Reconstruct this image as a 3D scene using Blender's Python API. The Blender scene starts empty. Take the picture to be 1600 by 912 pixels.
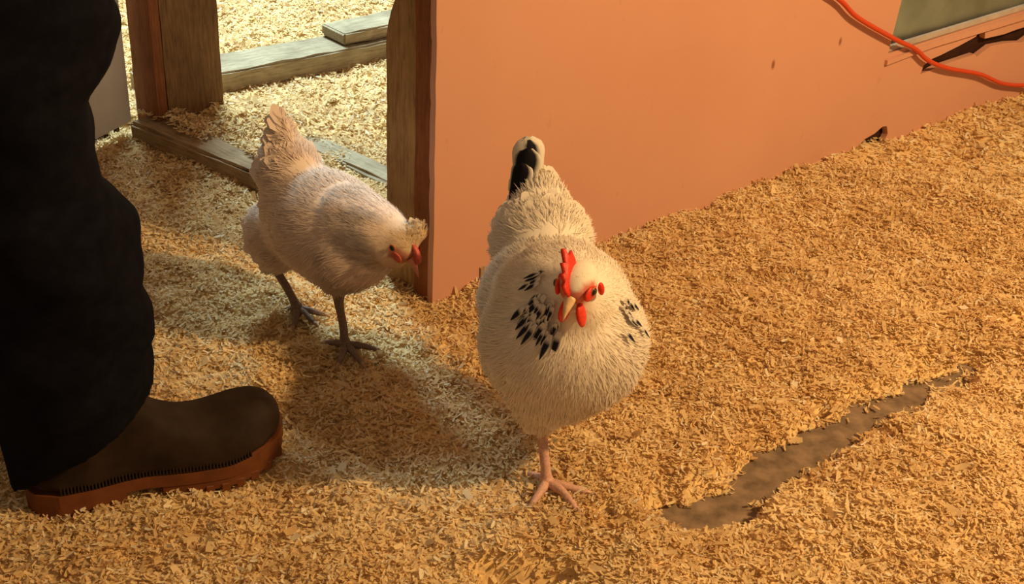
import bpy, bmesh, math, random
import numpy as np
from mathutils import Vector, Matrix, Euler

random.seed(7)
RNG = np.random.default_rng(11)
scene = bpy.context.scene
COL = scene.collection
R = math.radians

# ------------------------------------------------------------------ camera
cam_d = bpy.data.cameras.new('camera')
cam = bpy.data.objects.new('camera', cam_d)
COL.objects.link(cam)
cam_d.sensor_width = 36.0
cam_d.lens = 45.0
cam_d.clip_start = 0.02
cam.matrix_world = Matrix.Translation((0, 0, 0.93)) @ Matrix.Rotation(R(90 - 29), 4, 'X') @ Matrix.Rotation(R(2.8), 4, 'Z')
scene.camera = cam

# ------------------------------------------------------------------ world, lamps, exposure
world = bpy.data.worlds.new('world')
scene.world = world
world.use_nodes = True
bg = world.node_tree.nodes['Background']
bg.inputs['Color'].default_value = (1.0, 0.68, 0.42, 1)
bg.inputs['Strength'].default_value = 0.27


def lamp(name, kind, loc, power, color, size):
    d = bpy.data.lights.new(name, kind)
    d.energy = power
    d.color = color
    if kind == 'POINT':
        d.shadow_soft_size = size
    else:
        d.shape = 'RECTANGLE'
        d.size, d.size_y = size
    o = bpy.data.objects.new(name, d)
    COL.objects.link(o)
    o.location = loc
    return o


# hanging heat lamp to the right of the hens, and the cool tube light inside the lit pen
lamp('heat_lamp_light', 'POINT', (1.50, 0.94, 1.60), 178, (1.0, 0.65, 0.29), 0.06)
tube = lamp('pen_tube_light', 'AREA', (-0.85, 3.30, 2.0), 112, (0.72, 1.0, 1.06), (0.6, 0.4))
tube.rotation_euler = (R(-14), 0, 0)
scene.view_settings.view_transform = 'Standard'
scene.view_settings.look = 'None'
scene.view_settings.gamma = 1.0
scene.view_settings.use_curve_mapping = False
scene.view_settings.exposure = 0.0


# ------------------------------------------------------------------ helpers
def tag(o, label=None, cat=None, group=None, kind=None):
    if label: o['label'] = label
    if cat: o['category'] = cat
    if group: o['group'] = group
    if kind: o['kind'] = kind
    return o


def empty(name, loc=(0, 0, 0), rz=0.0):
    o = bpy.data.objects.new(name, None)
    o.empty_display_size = 0.05
    COL.objects.link(o)
    o.location = loc
    o.rotation_euler = (0, 0, rz)
    return o


def link(name, mesh, mat=None, parent=None):
    o = bpy.data.objects.new(name, mesh)
    COL.objects.link(o)
    if mat is not None and not mesh.materials:
        mesh.materials.append(mat)
    if parent is not None:
        o.parent = parent
    return o


def mesh_of(name, verts, faces, smooth=False):
    m = bpy.data.meshes.new(name)
    m.from_pydata([tuple(v) for v in verts], [], faces)
    m.update()
    if smooth:
        m.polygons.foreach_set('use_smooth', [True] * len(m.polygons))
    return m


def quad_mesh(name, verts, quads, cols=None, smooth=False):
    """big mesh straight from numpy arrays (n,3) and (m,4)"""
    m = bpy.data.meshes.new(name)
    nv, nf = len(verts), len(quads)
    m.vertices.add(nv)
    m.vertices.foreach_set('co', np.ascontiguousarray(verts, dtype=np.float32).ravel())
    m.loops.add(nf * 4)
    m.loops.foreach_set('vertex_index', np.ascontiguousarray(quads, dtype=np.int32).ravel())
    m.polygons.add(nf)
    m.polygons.foreach_set('loop_start', np.arange(0, nf * 4, 4, dtype=np.int32))
    if smooth:
        m.polygons.foreach_set('use_smooth', np.ones(nf, dtype=bool))
    m.update(calc_edges=True)
    if cols is not None:
        set_col(m, cols)
    return m


def set_col(m, cols):
    a = m.attributes.new('Col', 'FLOAT_COLOR', 'POINT')
    c = np.ones((len(m.vertices), 4), dtype=np.float32)
    c[:, :3] = cols
    a.data.foreach_set('color', c.ravel())


def verts_np(m):
    a = np.empty(len(m.vertices) * 3, dtype=np.float32)
    m.vertices.foreach_get('co', a)
    return a.reshape(-1, 3).astype(float)


def box_bm(bm, x0, x1, y0, y1, z0, z1):
    v = [bm.verts.new(p) for p in ((x0, y0, z0), (x1, y0, z0), (x1, y1, z0), (x0, y1, z0),
                                   (x0, y0, z1), (x1, y0, z1), (x1, y1, z1), (x0, y1, z1))]
    for f in ((0, 3, 2, 1), (4, 5, 6, 7), (0, 1, 5, 4), (1, 2, 6, 5), (2, 3, 7, 6), (3, 0, 4, 7)):
        bm.faces.new([v[i] for i in f])


def bm_mesh(bm, name, smooth=False):
    m = bpy.data.meshes.new(name)
    bmesh.ops.recalc_face_normals(bm, faces=bm.faces)
    bm.to_mesh(m)
    bm.free()
    if smooth:
        m.polygons.foreach_set('use_smooth', [True] * len(m.polygons))
    return m


def prism(outline, y0, y1, name, bevel=0.0, smooth=False):
    """outline (x,z) extruded along y"""
    bm = bmesh.new()
    a = [bm.verts.new((x, y0, z)) for x, z in outline]
    b = [bm.verts.new((x, y1, z)) for x, z in outline]
    n = len(a)
    bm.faces.new(a)
    bm.faces.new(b[::-1])
    for i in range(n):
        bm.faces.new((a[i], b[i], b[(i + 1) % n], a[(i + 1) % n]))
    if bevel:
        bmesh.ops.bevel(bm, geom=list(bm.edges), offset=bevel, segments=2, affect='EDGES', clamp_overlap=True)
    return bm_mesh(bm, name, smooth)


def beam_mesh(name, L, W, T, rough=0.0015, bevel=0.004):
    """sawn timber, length along local X from 0, width along Y (0..W), thickness Z (0..T), worn edges"""
    bm = bmesh.new()
    box_bm(bm, 0, L, 0, W, 0, T)
    bmesh.ops.bevel(bm, geom=list(bm.edges), offset=bevel, segments=2, affect='EDGES')
    long_e = [e for e in bm.edges if abs((e.verts[0].co - e.verts[1].co).x) > L * 0.5]
    bmesh.ops.subdivide_edges(bm, edges=long_e, cuts=max(4, int(L / 0.04)), use_grid_fill=True)
    rr = random.Random(len(name) + int(L * 100))
    for v in bm.verts:
        v.co.y += rr.uniform(-rough, rough)
        v.co.z += rr.uniform(-rough, rough)
    return bm_mesh(bm, name, False)


def tube_mesh(name, pts, radii, seg=10, caps=True):
    pts = [Vector(p) for p in pts]
    n = len(pts)
    vs, fs = [], []
    up = Vector((0.13, 0.27, 0.95)).normalized()
    prev = None
    for i, p in enumerate(pts):
        t = (pts[min(i + 1, n - 1)] - pts[max(i - 1, 0)]).normalized()
        a = t.cross(up) if prev is None else (prev - t * prev.dot(t))
        if a.length < 1e-6:
            a = t.cross(Vector((1, 0, 0)))
        a.normalize()
        prev = a
        b = t.cross(a)
        r = radii[i] if hasattr(radii, '__len__') else radii
        for k in range(seg):
            an = 2 * math.pi * k / seg
            vs.append(p + a * (math.cos(an) * r) + b * (math.sin(an) * r))
    for i in range(n - 1):
        for k in range(seg):
            k2 = (k + 1) % seg
            fs.append((i * seg + k, i * seg + k2, (i + 1) * seg + k2, (i + 1) * seg + k))
    if caps:
        fs.append(tuple(range(seg))[::-1])
        fs.append(tuple(range((n - 1) * seg, n * seg)))
    return mesh_of(name, vs, fs, True)


def smooth_path(pts, n):
    """Catmull-Rom through pts"""
    P = [Vector(p) for p in pts]
    P = [P[0] * 2 - P[1]] + P + [P[-1] * 2 - P[-2]]
    out = []
    m = len(P) - 3
    for s in range(n + 1):
        u = s / n * m
        i = min(int(u), m - 1)
        t = u - i
        p0, p1, p2, p3 = P[i:i + 4]
        out.append(0.5 * ((2 * p1) + (p2 - p0) * t + (2 * p0 - 5 * p1 + 4 * p2 - p3) * t * t + (3 * p1 - p0 - 3 * p2 + p3) * t ** 3))
    return out


def evaluated(bm_src, name, voxel, smooth_it, factor=0.5):
    """voxel-remesh a pile of closed shells into one continuous smooth skin"""
    m = bpy.data.meshes.new(name + '_src')
    bm_src.to_mesh(m)
    bm_src.free()
    o = bpy.data.objects.new(name + '_tmp', m)
    COL.objects.link(o)
    r = o.modifiers.new('r', 'REMESH')
    r.mode = 'VOXEL'
    r.voxel_size = voxel
    r.use_smooth_shade = True
    s = o.modifiers.new('s', 'SMOOTH')
    s.factor = factor
    s.iterations = smooth_it
    dg = bpy.context.evaluated_depsgraph_get()
    out = bpy.data.meshes.new_from_object(o.evaluated_get(dg))
    out.name = name
    bpy.data.objects.remove(o)
    bpy.data.meshes.remove(m)
    out.polygons.foreach_set('use_smooth', [True] * len(out.polygons))
    return out


def blob(bm, c, r, rot=(0, 0, 0), sub=3):
    mat = Matrix.Translation(c) @ Euler([R(a) for a in rot]).to_matrix().to_4x4() @ Matrix.Diagonal((*r, 1))
    bmesh.ops.create_icosphere(bm, subdivisions=sub, radius=1.0, matrix=mat)


def chain(bm, pts, radii, steps=8):
    """overlapping spheres along a path, for necks and drumsticks"""
    P = smooth_path(pts, steps)
    for i, p in enumerate(P):
        u = i / steps * (len(radii) - 1)
        k = min(int(u), len(radii) - 2)
        r = radii[k] + (radii[k + 1] - radii[k]) * (u - k)
        blob(bm, p, (r, r, r), sub=2)


# value noise on numpy arrays
def vnoise(x, y, seed=0):
    xi, yi = np.floor(x).astype(np.int64), np.floor(y).astype(np.int64)
    fx, fy = x - xi, y - yi
    fx, fy = fx * fx * (3 - 2 * fx), fy * fy * (3 - 2 * fy)

    def h(a, b):
        n = (a * 374761393 + b * 668265263 + seed * 974711) & 0x7fffffff
        n = ((n ^ (n >> 13)) * 1274126177) & 0x7fffffff
        return ((n ^ (n >> 16)) & 0xffff) / 65535.0
    return (h(xi, yi) * (1 - fx) + h(xi + 1, yi) * fx) * (1 - fy) + (h(xi, yi + 1) * (1 - fx) + h(xi + 1, yi + 1) * fx) * fy


# ------------------------------------------------------------------ materials
def new_mat(name):
    m = bpy.data.materials.new(name)
    m.use_nodes = True
    nt = m.node_tree
    return m, nt, nt.nodes['Principled BSDF']


def mix_rgb(nt, a, b, fac, mode='MIX'):
    n = nt.nodes.new('ShaderNodeMix')
    n.data_type = 'RGBA'
    n.blend_type = mode
    for sock, val in ((n.inputs[6], a), (n.inputs[7], b)):
        if hasattr(val, 'links'):
            nt.links.new(val, sock)
        else:
            sock.default_value = (*val, 1)
    if hasattr(fac, 'links'):
        nt.links.new(fac, n.inputs[0])
    else:
        n.inputs[0].default_value = fac
    return n.outputs[2]


def noise(nt, scale, detail=4, rough=0.55, stretch=None, dist=0.0):
    tc = nt.nodes.new('ShaderNodeTexCoord')
    mp = nt.nodes.new('ShaderNodeMapping')
    if stretch: mp.inputs['Scale'].default_value = stretch
    nt.links.new(tc.outputs['Object'], mp.inputs['Vector'])
    n = nt.nodes.new('ShaderNodeTexNoise')
    n.inputs['Scale'].default_value = scale
    n.inputs['Detail'].default_value = detail
    n.inputs['Roughness'].default_value = rough
    n.inputs['Distortion'].default_value = dist
    nt.links.new(mp.outputs['Vector'], n.inputs['Vector'])
    return n.outputs['Fac']


def ramp(nt, fac, stops):
    n = nt.nodes.new('ShaderNodeValToRGB')
    e = n.color_ramp.elements
    e[0].position, e[0].color = stops[0][0], (*stops[0][1], 1)
    e[1].position, e[1].color = stops[-1][0], (*stops[-1][1], 1)
    for p, c in stops[1:-1]:
        el = e.new(p)
        el.color = (*c, 1)
    nt.links.new(fac, n.inputs[0])
    return n.outputs[0]


def bump(nt, bsdf, fac, strength=0.3, dist=0.002):
    b = nt.nodes.new('ShaderNodeBump')
    b.inputs['Strength'].default_value = strength
    b.inputs['Distance'].default_value = dist
    nt.links.new(fac, b.inputs['Height'])
    nt.links.new(b.outputs['Normal'], bsdf.inputs['Normal'])


def mat_plain(name, color, rough=0.7, nscale=0, namp=0.25, spec=0.3, sss=0.0):
    m, nt, b = new_mat(name)
    if nscale:
        f = noise(nt, nscale, 5)
        c = ramp(nt, f, [(0.3, tuple(x * (1 - namp) for x in color)), (0.7, tuple(min(1, x * (1 + namp)) for x in color))])
        nt.links.new(c, b.inputs['Base Color'])
        bump(nt, b, f, 0.25, 0.001)
    else:
        b.inputs['Base Color'].default_value = (*color, 1)
    b.inputs['Roughness'].default_value = rough
    b.inputs['Specular IOR Level'].default_value = spec
    if sss:
        b.inputs['Subsurface Weight'].default_value = sss
        b.inputs['Subsurface Radius'].default_value = (0.006, 0.002, 0.001)
        b.inputs['Subsurface Scale'].default_value = 1.0
    return m


def mat_wood(name, dark, light, rough=0.75, upright=False):
    m, nt, b = new_mat(name)
    g = noise(nt, 22, 6, 0.6, (9, 9, 0.9) if upright else (0.9, 9, 9), 0.6)
    c = ramp(nt, g, [(0.28, dark), (0.52, tuple((a + 2 * q) / 3 for a, q in zip(dark, light))), (0.72, light)])
    k = noise(nt, 9, 5, 0.65, (1.4, 1.0, 1.0))
    d = ramp(nt, k, [(0.38, (0.62, 0.60, 0.58)), (0.62, (1, 1, 1))])
    c = mix_rgb(nt, c, d, 0.8, 'MULTIPLY')
    nt.links.new(c, b.inputs['Base Color'])
    b.inputs['Roughness'].default_value = rough
    b.inputs['Specular IOR Level'].default_value = 0.2
    bump(nt, b, g, 0.35, 0.002)
    return m


def mat_col(name, rough=0.85, spec=0.1, trans=0.0, nscale=0):
    """colour comes from the mesh's own per-piece colour attribute"""
    m, nt, b = new_mat(name)
    a = nt.nodes.new('ShaderNodeAttribute')
    a.attribute_name = 'Col'
    c = a.outputs['Color']
    if nscale:
        f = noise(nt, nscale, 4)
        v = ramp(nt, f, [(0.3, (0.80, 0.79, 0.78)), (0.65, (1, 1, 1))])
        c = mix_rgb(nt, c, v, 0.8, 'MULTIPLY')
    nt.links.new(c, b.inputs['Base Color'])
    b.inputs['Roughness'].default_value = rough
    b.inputs['Specular IOR Level'].default_value = spec
    if trans:
        t = nt.nodes.new('ShaderNodeBsdfTranslucent')
        nt.links.new(c, t.inputs['Color'])
        mx = nt.nodes.new('ShaderNodeMixShader')
        mx.inputs[0].default_value = trans
        nt.links.new(b.outputs[0], mx.inputs[1])
        nt.links.new(t.outputs[0], mx.inputs[2])
        nt.links.new(mx.outputs[0], nt.nodes['Material Output'].inputs['Surface'])
    return m


M_FLOOR = mat_plain('dusty_concrete', (0.20, 0.138, 0.088), 0.9, 45, 0.45)
M_BED = mat_plain('packed_shavings', (0.68, 0.47, 0.21), 0.95, 130, 0.3)
M_CHIP = mat_col('pine_shaving', 0.8, 0.12, 0.30)
M_FEATHER = mat_col('feather', 0.95, 0.05, 0.12)
M_BODY = mat_col('plumage_skin', 0.95, 0.05, 0.0)
M_POST = mat_wood('weathered_stud', (0.24, 0.125, 0.045), (0.46, 0.28, 0.125), 0.75, True)
M_STUD = mat_wood('red_brown_stud', (0.18, 0.055, 0.018), (0.32, 0.115, 0.042), 0.75, True)
M_GREY = mat_wood('grey_board', (0.28, 0.21, 0.125), (0.52, 0.43, 0.29))
M_JAMB = mat_wood('dark_door_post', (0.13, 0.066, 0.026), (0.28, 0.155, 0.066), 0.75, True)
M_THR = mat_wood('worn_brown_threshold', (0.21, 0.125, 0.058), (0.42, 0.30, 0.175))
M_DARK = mat_wood('dark_backing_wood', (0.024, 0.008, 0.004), (0.055, 0.018, 0.009))
M_WHITE = mat_plain('whitewashed_board', (0.62, 0.60, 0.53), 0.7, 12, 0.08)
M_COMB = mat_plain('red_comb_skin', (0.70, 0.035, 0.012), 0.5, 300, 0.25, 0.4, 0.15)
M_PINKCOMB = mat_plain('pink_comb_skin', (0.54, 0.105, 0.075), 0.55, 300, 0.25, 0.4, 0.1)
M_BEAK = mat_plain('horn_beak', (0.72, 0.47, 0.24), 0.4, 120, 0.2, 0.4)
M_EYE = mat_plain('dark_eye', (0.012, 0.006, 0.004), 0.12, 0, 0, 0.6)
M_IRIS = mat_plain('orange_iris', (0.42, 0.13, 0.03), 0.3)
M_LEG_PINK = mat_plain('pale_pink_leg_scale', (0.62, 0.36, 0.27), 0.6, 420, 0.25)
M_LEG_SLATE = mat_plain('slate_leg_scale', (0.20, 0.135, 0.10), 0.6, 420, 0.3)
M_CLAW = mat_plain('claw', (0.42, 0.27, 0.18), 0.5)
M_CLOTH = mat_plain('black_navy_cloth', (0.0055, 0.0055, 0.0085), 0.92, 60, 0.3, 0.05)
M_BOOT = mat_plain('dark_brown_rubber', (0.026, 0.0150, 0.009), 0.75, 25, 0.4, 0.12)
M_SOLE = mat_plain('orange_brown_gum_sole', (0.145, 0.044, 0.0115), 0.65, 40, 0.2, 0.3)
M_CORD = mat_plain('orange_cord_jacket', (0.62, 0.060, 0.010), 0.5, 0, 0, 0.4)


def make_panel_mat():
    m, nt, b = new_mat('salmon_pink_paint')
    big = noise(nt, 2.6, 4)
    c = ramp(nt, big, [(0.3, (0.575, 0.287, 0.190)), (0.7, (0.625, 0.325, 0.222))])
    grime = noise(nt, 38, 6, 0.7, (1, 1, 0.45))
    c = mix_rgb(nt, c, ramp(nt, grime, [(0.26, (0.72, 0.62, 0.55)), (0.37, (1, 1, 1))]), 0.7, 'MULTIPLY')
    tc = nt.nodes.new('ShaderNodeTexCoord')
    mp = nt.nodes.new('ShaderNodeMapping')
    mp.inputs['Scale'].default_value = (1.0, 1.0, 0.55)
    mp.inputs['Rotation'].default_value = (0, R(24), 0)
    nt.links.new(tc.outputs['Object'], mp.inputs['Vector'])
    vo = nt.nodes.new('ShaderNodeTexVoronoi')
    vo.inputs['Scale'].default_value = 9.0
    nt.links.new(mp.outputs['Vector'], vo.inputs['Vector'])
    nick = ramp(nt, vo.outputs['Distance'], [(0.030, (0.40, 0.25, 0.2)), (0.055, (1, 1, 1))])
    c = mix_rgb(nt, c, nick, 0.9, 'MULTIPLY')
    nt.links.new(c, b.inputs['Base Color'])
    b.inputs['Roughness'].default_value = 0.55
    b.inputs['Specular IOR Level'].default_value = 0.25
    bump(nt, b, noise(nt, 60, 5), 0.08, 0.001)
    return m


M_PANEL = make_panel_mat()


def make_glass():
    m, nt, b = new_mat('dusty_window_plastic')
    b.inputs['Transmission Weight'].default_value = 1.0
    b.inputs['IOR'].default_value = 1.3
    b.inputs['Roughness'].default_value = 0.22
    f = noise(nt, 14, 5)
    c = ramp(nt, f, [(0.3, (0.34, 0.34, 0.27)), (0.7, (0.50, 0.49, 0.40))])
    nt.links.new(c, b.inputs['Base Color'])
    return m


M_GLASS = make_glass()

# ------------------------------------------------------------------ the setting: layout
CORNER = np.array([-0.112, 1.582])                 # where pink wall and doorway meet
PDIR = np.array([0.754, 0.657]); PDIR /= np.linalg.norm(PDIR)       # along the pink wall
PNRM = np.array([PDIR[1], -PDIR[0]])                                # its face, towards us
DDIR = np.array([-0.802, 0.597]); DDIR /= np.linalg.norm(DDIR)      # along the doorway, away from the corner
DBACK = np.array([0.597, 0.802]); DBACK /= np.linalg.norm(DBACK)    # into the lit pen
THR0 = CORNER + DBACK * 0.078                                       # front foot of the threshold

TROUGH = np.array([(0.195, 1.172), (0.219, 1.158), (0.254, 1.172), (0.298, 1.222), (0.35, 1.283), (0.4, 1.321),
                   (0.46, 1.376), (0.531, 1.431), (0.586, 1.475), (0.638, 1.521)])
TRW = np.array([0.024, 0.036, 0.038, 0.037, 0.040, 0.035, 0.031, 0.026, 0.024, 0.019])
SPOTS = [(0.002, 1.020, 0.024), (0.046, 1.022, 0.022), (0.742, 1.612, 0.024), (0.119, 1.12, 0.006), (0.575, 1.512, 0.012)]


def seg_dist(x, y, a, b):
    d = b - a
    t = np.clip(((x - a[0]) * d[0] + (y - a[1]) * d[1]) / (d @ d), 0, 1)
    return np.hypot(x - a[0] - t * d[0], y - a[1] - t * d[1]), t


def bare(x, y, soft=0.010):
    """0 in deep litter, 1 where the concrete is scraped bare"""
    best = np.full(np.shape(x), 9.0)
    for i in range(len(TROUGH) - 1):
        d, t = seg_dist(x, y, TROUGH[i], TROUGH[i + 1])
        w = TRW[i] + (TRW[i + 1] - TRW[i]) * t
        best = np.minimum(best, d - w)
    for sx, sy, sr in SPOTS:
        best = np.minimum(best, np.hypot((x - sx), (y - sy)) - sr)
    best = best + (vnoise(x * 42, y * 42, 3) - 0.5) * 0.026 + (vnoise(x * 170, y * 170, 4) - 0.5) * 0.014
    return np.clip(0.5 - best / soft, 0, 1)


def bed_h(x, y):
    x = np.asarray(x, float); y = np.asarray(y, float)
    h = 0.030 + (vnoise(x * 5, y * 5, 1) - 0.5) * 0.016 + (vnoise(x * 19, y * 19, 2) - 0.5) * 0.014 + (vnoise(x * 50, y * 50, 5) - 0.5) * 0.007
    # drifts against the pink wall, the left post, and in the doorway
    dp = (x - CORNER[0]) * PNRM[0] + (y - CORNER[1]) * PNRM[1]
    h += 0.002 * np.exp(-np.clip(dp, 0, 9) / 0.05) * (dp > -0.02)
    h += 0.035 * np.exp(-(((x + 0.52) / 0.10) ** 2 + ((y - 2.20) / 0.08) ** 2))
    h -= 0.006 * np.exp(-(((x + 0.10) / 0.09) ** 2 + ((y - 1.55) / 0.08) ** 2))
    td = np.full(np.shape(x), 9.0)
    for i in range(len(TROUGH) - 1):
        td = np.minimum(td, seg_dist(x, y, TROUGH[i], TROUGH[i + 1])[0])
    h = h * (1 - 0.62 * np.exp(-(td / 0.06) ** 2))
    h = h - 0.010 * np.exp(-(((x + 0.38) / 0.20) ** 2 + ((y - 1.14) / 0.07) ** 2))
    b = bare(x, y, 0.040)
    b = b * b * (3 - 2 * b)
    return h * (1 - b) - 0.010 * b


# floor slab
bm = bmesh.new()
box_bm(bm, -3.2, 3.8, -1.2, 5.6, -0.12, 0.0)
o = link('floor', bm_mesh(bm, 'floor'), M_FLOOR)
tag(o, 'bare grey-brown concrete floor under the wood shavings', 'floor', kind='structure')

# outer walls of the barn, out of view
for nm, b6, lab in (('wall_back', (-3.2, 3.8, 5.6, 5.7, 0, 2.6), 'plain board wall at the far back of the barn'),):
    bm = bmesh.new()
    box_bm(bm, *b6)
    tag(link(nm, bm_mesh(bm, nm), M_WHITE), lab, 'wall', kind='structure')


# ---- pink partition wall: one painted sheet with a window opening and broken-out gaps
def sheet_with_holes(name, outer, holes, thick):
    cu = bpy.data.curves.new(name + '_c', 'CURVE')
    cu.dimensions = '2D'
    cu.fill_mode = 'BOTH'
    cu.extrude = thick / 2
    for loop in [outer] + holes:
        sp = cu.splines.new('POLY')
        sp.points.add(len(loop) - 1)
        for p, (x, y) in zip(sp.points, loop):
            p.co = (x, y, 0, 1)
        sp.use_cyclic_u = True
    ob = bpy.data.objects.new(name + '_t', cu)
    COL.objects.link(ob)
    dg = bpy.context.evaluated_depsgraph_get()
    me = bpy.data.meshes.new_from_object(ob.evaluated_get(dg))
    bpy.data.objects.remove(ob)
    # curve XY -> wall X (along) and Z (up); sheet from y=0 (face) to y=thick (back)
    for v in me.vertices:
        x, y, z = v.co
        v.co = (x, z + thick / 2, y)
    me.name = name
    return me


PANEL_H = 1.25
rr = random.Random(5)
left_edge = [(0.0 + rr.uniform(-0.0008, 0.0008), z) for z in np.linspace(PANEL_H, -0.01, 46)]
WX0, WX1, WZ0, WZ1 = 1.030, 1.95, 0.212, 0.80
outer = left_edge + [(2.45, -0.01), (2.45, PANEL_H)]
window_hole = [(WX0 - 0.006, WZ0), (WX1, WZ0 + 0.012), (WX1, WZ1), (WX0 + 0.055, WZ1)]
gap = [(1.145, 0.150), (1.150, 0.166), (1.175, 0.174), (1.20, 0.176), (1.26, 0.184), (1.315, 0.193), (1.322, 0.202), (1.345, 0.200), (1.350, 0.183), (1.42, 0.180),
       (1.47, 0.182), (1.53, 0.182), (1.585, 0.186), (1.60, 0.212), (1.64, 0.212), (1.64, 0.130), (1.60, 0.110), (1.585, 0.150), (1.53, 0.158), (1.50, 0.150),
       (1.44, 0.159), (1.38, 0.163), (1.335, 0.149), (1.325, 0.156), (1.27, 0.155), (1.20, 0.154), (1.17, 0.150)]
chip = [(0.925, 0.008), (0.950, 0.034), (0.985, 0.040), (1.00, 0.050), (1.03, 0.055), (1.052, 0.064), (1.066, 0.062), (1.074, 0.045), (1.066, 0.030), (1.06, 0.008)]
wall_rz = math.atan2(PDIR[1], PDIR[0])
wr = empty('wall_right', (CORNER[0], CORNER[1], 0), wall_rz)
tag(wr, 'salmon pink painted partition wall behind the two hens', 'wall', kind='structure')
ps = link('painted_sheet', sheet_with_holes('painted_sheet', outer, [window_hole, gap, chip], 0.012), M_PANEL, wr)
bp = link('bottom_plate', beam_mesh('bottom_plate', 2.4, 0.085, 0.085), M_DARK, wr)
bp.location = (0.045, 0.014, 0.0)
rl = link('sill_rail', beam_mesh('sill_rail', 1.42, 0.06, 0.085), M_DARK, wr)
rl.location = (1.00, 0.016, 0.115)
for sx in (0.98, 1.99):
    st = link('stud', beam_mesh('wall_stud', PANEL_H - 0.24, 0.085, 0.04), M_STUD, wr)
    st.rotation_euler = (0, R(-90), 0)
    st.location = (sx + 0.02, 0.014, 0.21)
# window: dusty clear sheet in the opening, lip along its foot coloured pale for light glinting on the pane edge
w1 = empty('window_1', (CORNER[0], CORNER[1], 0), wall_rz)
tag(w1, 'dusty clear window in the pink wall, crossed by the orange cord', 'window', kind='structure')
bm = bmesh.new()
box_bm(bm, WX0 - 0.004, WX1 + 0.01, 0.0125, 0.0155, WZ0 - 0.008, WZ1 + 0.01)
link('pane', bm_mesh(bm, 'pane'), M_GLASS, w1)
lip = prism([(WX0 + 0.0, WZ0 + 0.001), (WX1 - 0.01, WZ0 + 0.013), (WX1 - 0.01, WZ0 + 0.021), (WX0 + 0.002, WZ0 + 0.010)], 0.004, 0.0123, 'glint_lip')
link('glint_lip', lip, mat_plain('pane_edge_glint', (0.46, 0.38, 0.32), 0.5, 20, 0.2), w1)
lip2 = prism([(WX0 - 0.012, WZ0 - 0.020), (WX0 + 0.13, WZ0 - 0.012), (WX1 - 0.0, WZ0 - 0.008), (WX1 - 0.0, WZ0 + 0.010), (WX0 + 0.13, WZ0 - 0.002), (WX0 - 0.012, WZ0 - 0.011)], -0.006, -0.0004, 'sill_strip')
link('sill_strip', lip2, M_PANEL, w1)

# ---- doorway: threshold, corner studs, left post
dr = empty('door_1', (THR0[0], THR0[1], 0), 0)
tag(dr, 'open doorway of rough timber leading into the brighter pen', 'doorway', kind='structure')


def set_world(o, mat, parent):
    o.parent = parent
    o.matrix_parent_inverse = Matrix.Identity(4)
    o.matrix_local = Matrix.Translation(-Vector(parent.location)) @ mat


def frame(origin, xaxis, zaxis=(0, 0, 1)):
    x = Vector(xaxis).normalized()
    z = Vector(zaxis).normalized()
    y = z.cross(x).normalized()
    m = Matrix((x, y, z)).transposed().to_4x4()
    m.translation = Vector(origin)
    return m


# threshold runs from the corner to behind the person's leg; local Y must point into the pen
m = beam_mesh('threshold', 0.80, 0.060, 0.068, 0.0015, 0.005)
th = link('threshold', m, M_THR)
start = THR0 + DDIR * 0.78
set_world(th, frame((start[0], start[1], -0.002), (-DDIR[0], -DDIR[1], 0)), dr)


def post_mesh(name, w, depth, H, cut=None):
    """upright: X = width 0..w, Y = depth, Z up, with rough edges; cut bites the top corner away"""
    rr = random.Random(int(w * 1000) + 3)
    zs = np.linspace(-0.01, H, 28)
    right = [(w + rr.uniform(-0.0012, 0.0012), z) for z in zs]
    left = [(rr.uniform(-0.0012, 0.0012), z) for z in zs[::-1]]
    if cut:
        z0, k = cut
        left = [(x + (k * min(1, max(0, (z - z0) / 0.05)) ** 0.5 if z > z0 else 0), z) for x, z in left]
    return prism(right + left, 0, depth, name, 0.0025)


def stand(name, face_right_xy, w, depth, H, mat, cut=None, lean=0.0):
    o = link(name, post_mesh(name, w, depth, H, cut), mat)
    base = np.array(face_right_xy) + DDIR * w
    set_world(o, frame((base[0], base[1], 0), (-DDIR[0], -DDIR[1], 0)) @ Matrix.Rotation(lean, 4, 'Y'), dr)
    return o


stand('corner_stud', CORNER + DBACK * 0.003 + DDIR * 0.002, 0.036, 0.076, 1.25, M_STUD)
stand('jamb_stud', CORNER + DDIR * 0.0385 + DBACK * 0.006, 0.054, 0.070, 0.512, M_POST, (0.43, 0.026))
stand('jamb_backing', CORNER + DDIR * 0.0385 + DBACK * 0.034, 0.036, 0.040, 1.25, M_STUD)
PL = np.array([-0.640, 2.118])
stand('door_post', PL + DBACK * 0.022, 0.060, 0.125, 1.25, M_JAMB, None, 0.004)
stand('door_facing', PL, 0.062, 0.020, 1.25, M_STUD, None, 0.004)

hd = link('header', beam_mesh("header", 0.66, 0.04, 0.62), M_GREY)  # unseen board added over the doorway to cut the cool pen light
hs = CORNER + DDIR * 0.70
set_world(hd, frame((hs[0] + DBACK[0] * 0.03, hs[1] + DBACK[1] * 0.03, 0.63), (-DDIR[0], -DDIR[1], 0)), dr)

# ---- white board wall to the left of the doorway
wa, wb = np.array([-0.692, 2.125]), np.array([-0.93, 1.52])
dv = wb - wa
wl = empty('wall_left', (wa[0], wa[1], 0), math.atan2(dv[1], dv[0]))
tag(wl, 'off-white board wall behind the dark trouser leg', 'wall', kind='structure')
Lw = float(np.hypot(*dv))
bm = bmesh.new()
box_bm(bm, 0, Lw, -0.012, 0.0, 0.062, 1.25)
link('board', bm_mesh(bm, 'white_board'), M_WHITE, wl)
k = link('bottom_plate', beam_mesh('left_bottom_plate', Lw, 0.06, 0.06), M_DARK, wl)
k.location = (0, -0.085, 0)

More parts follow.
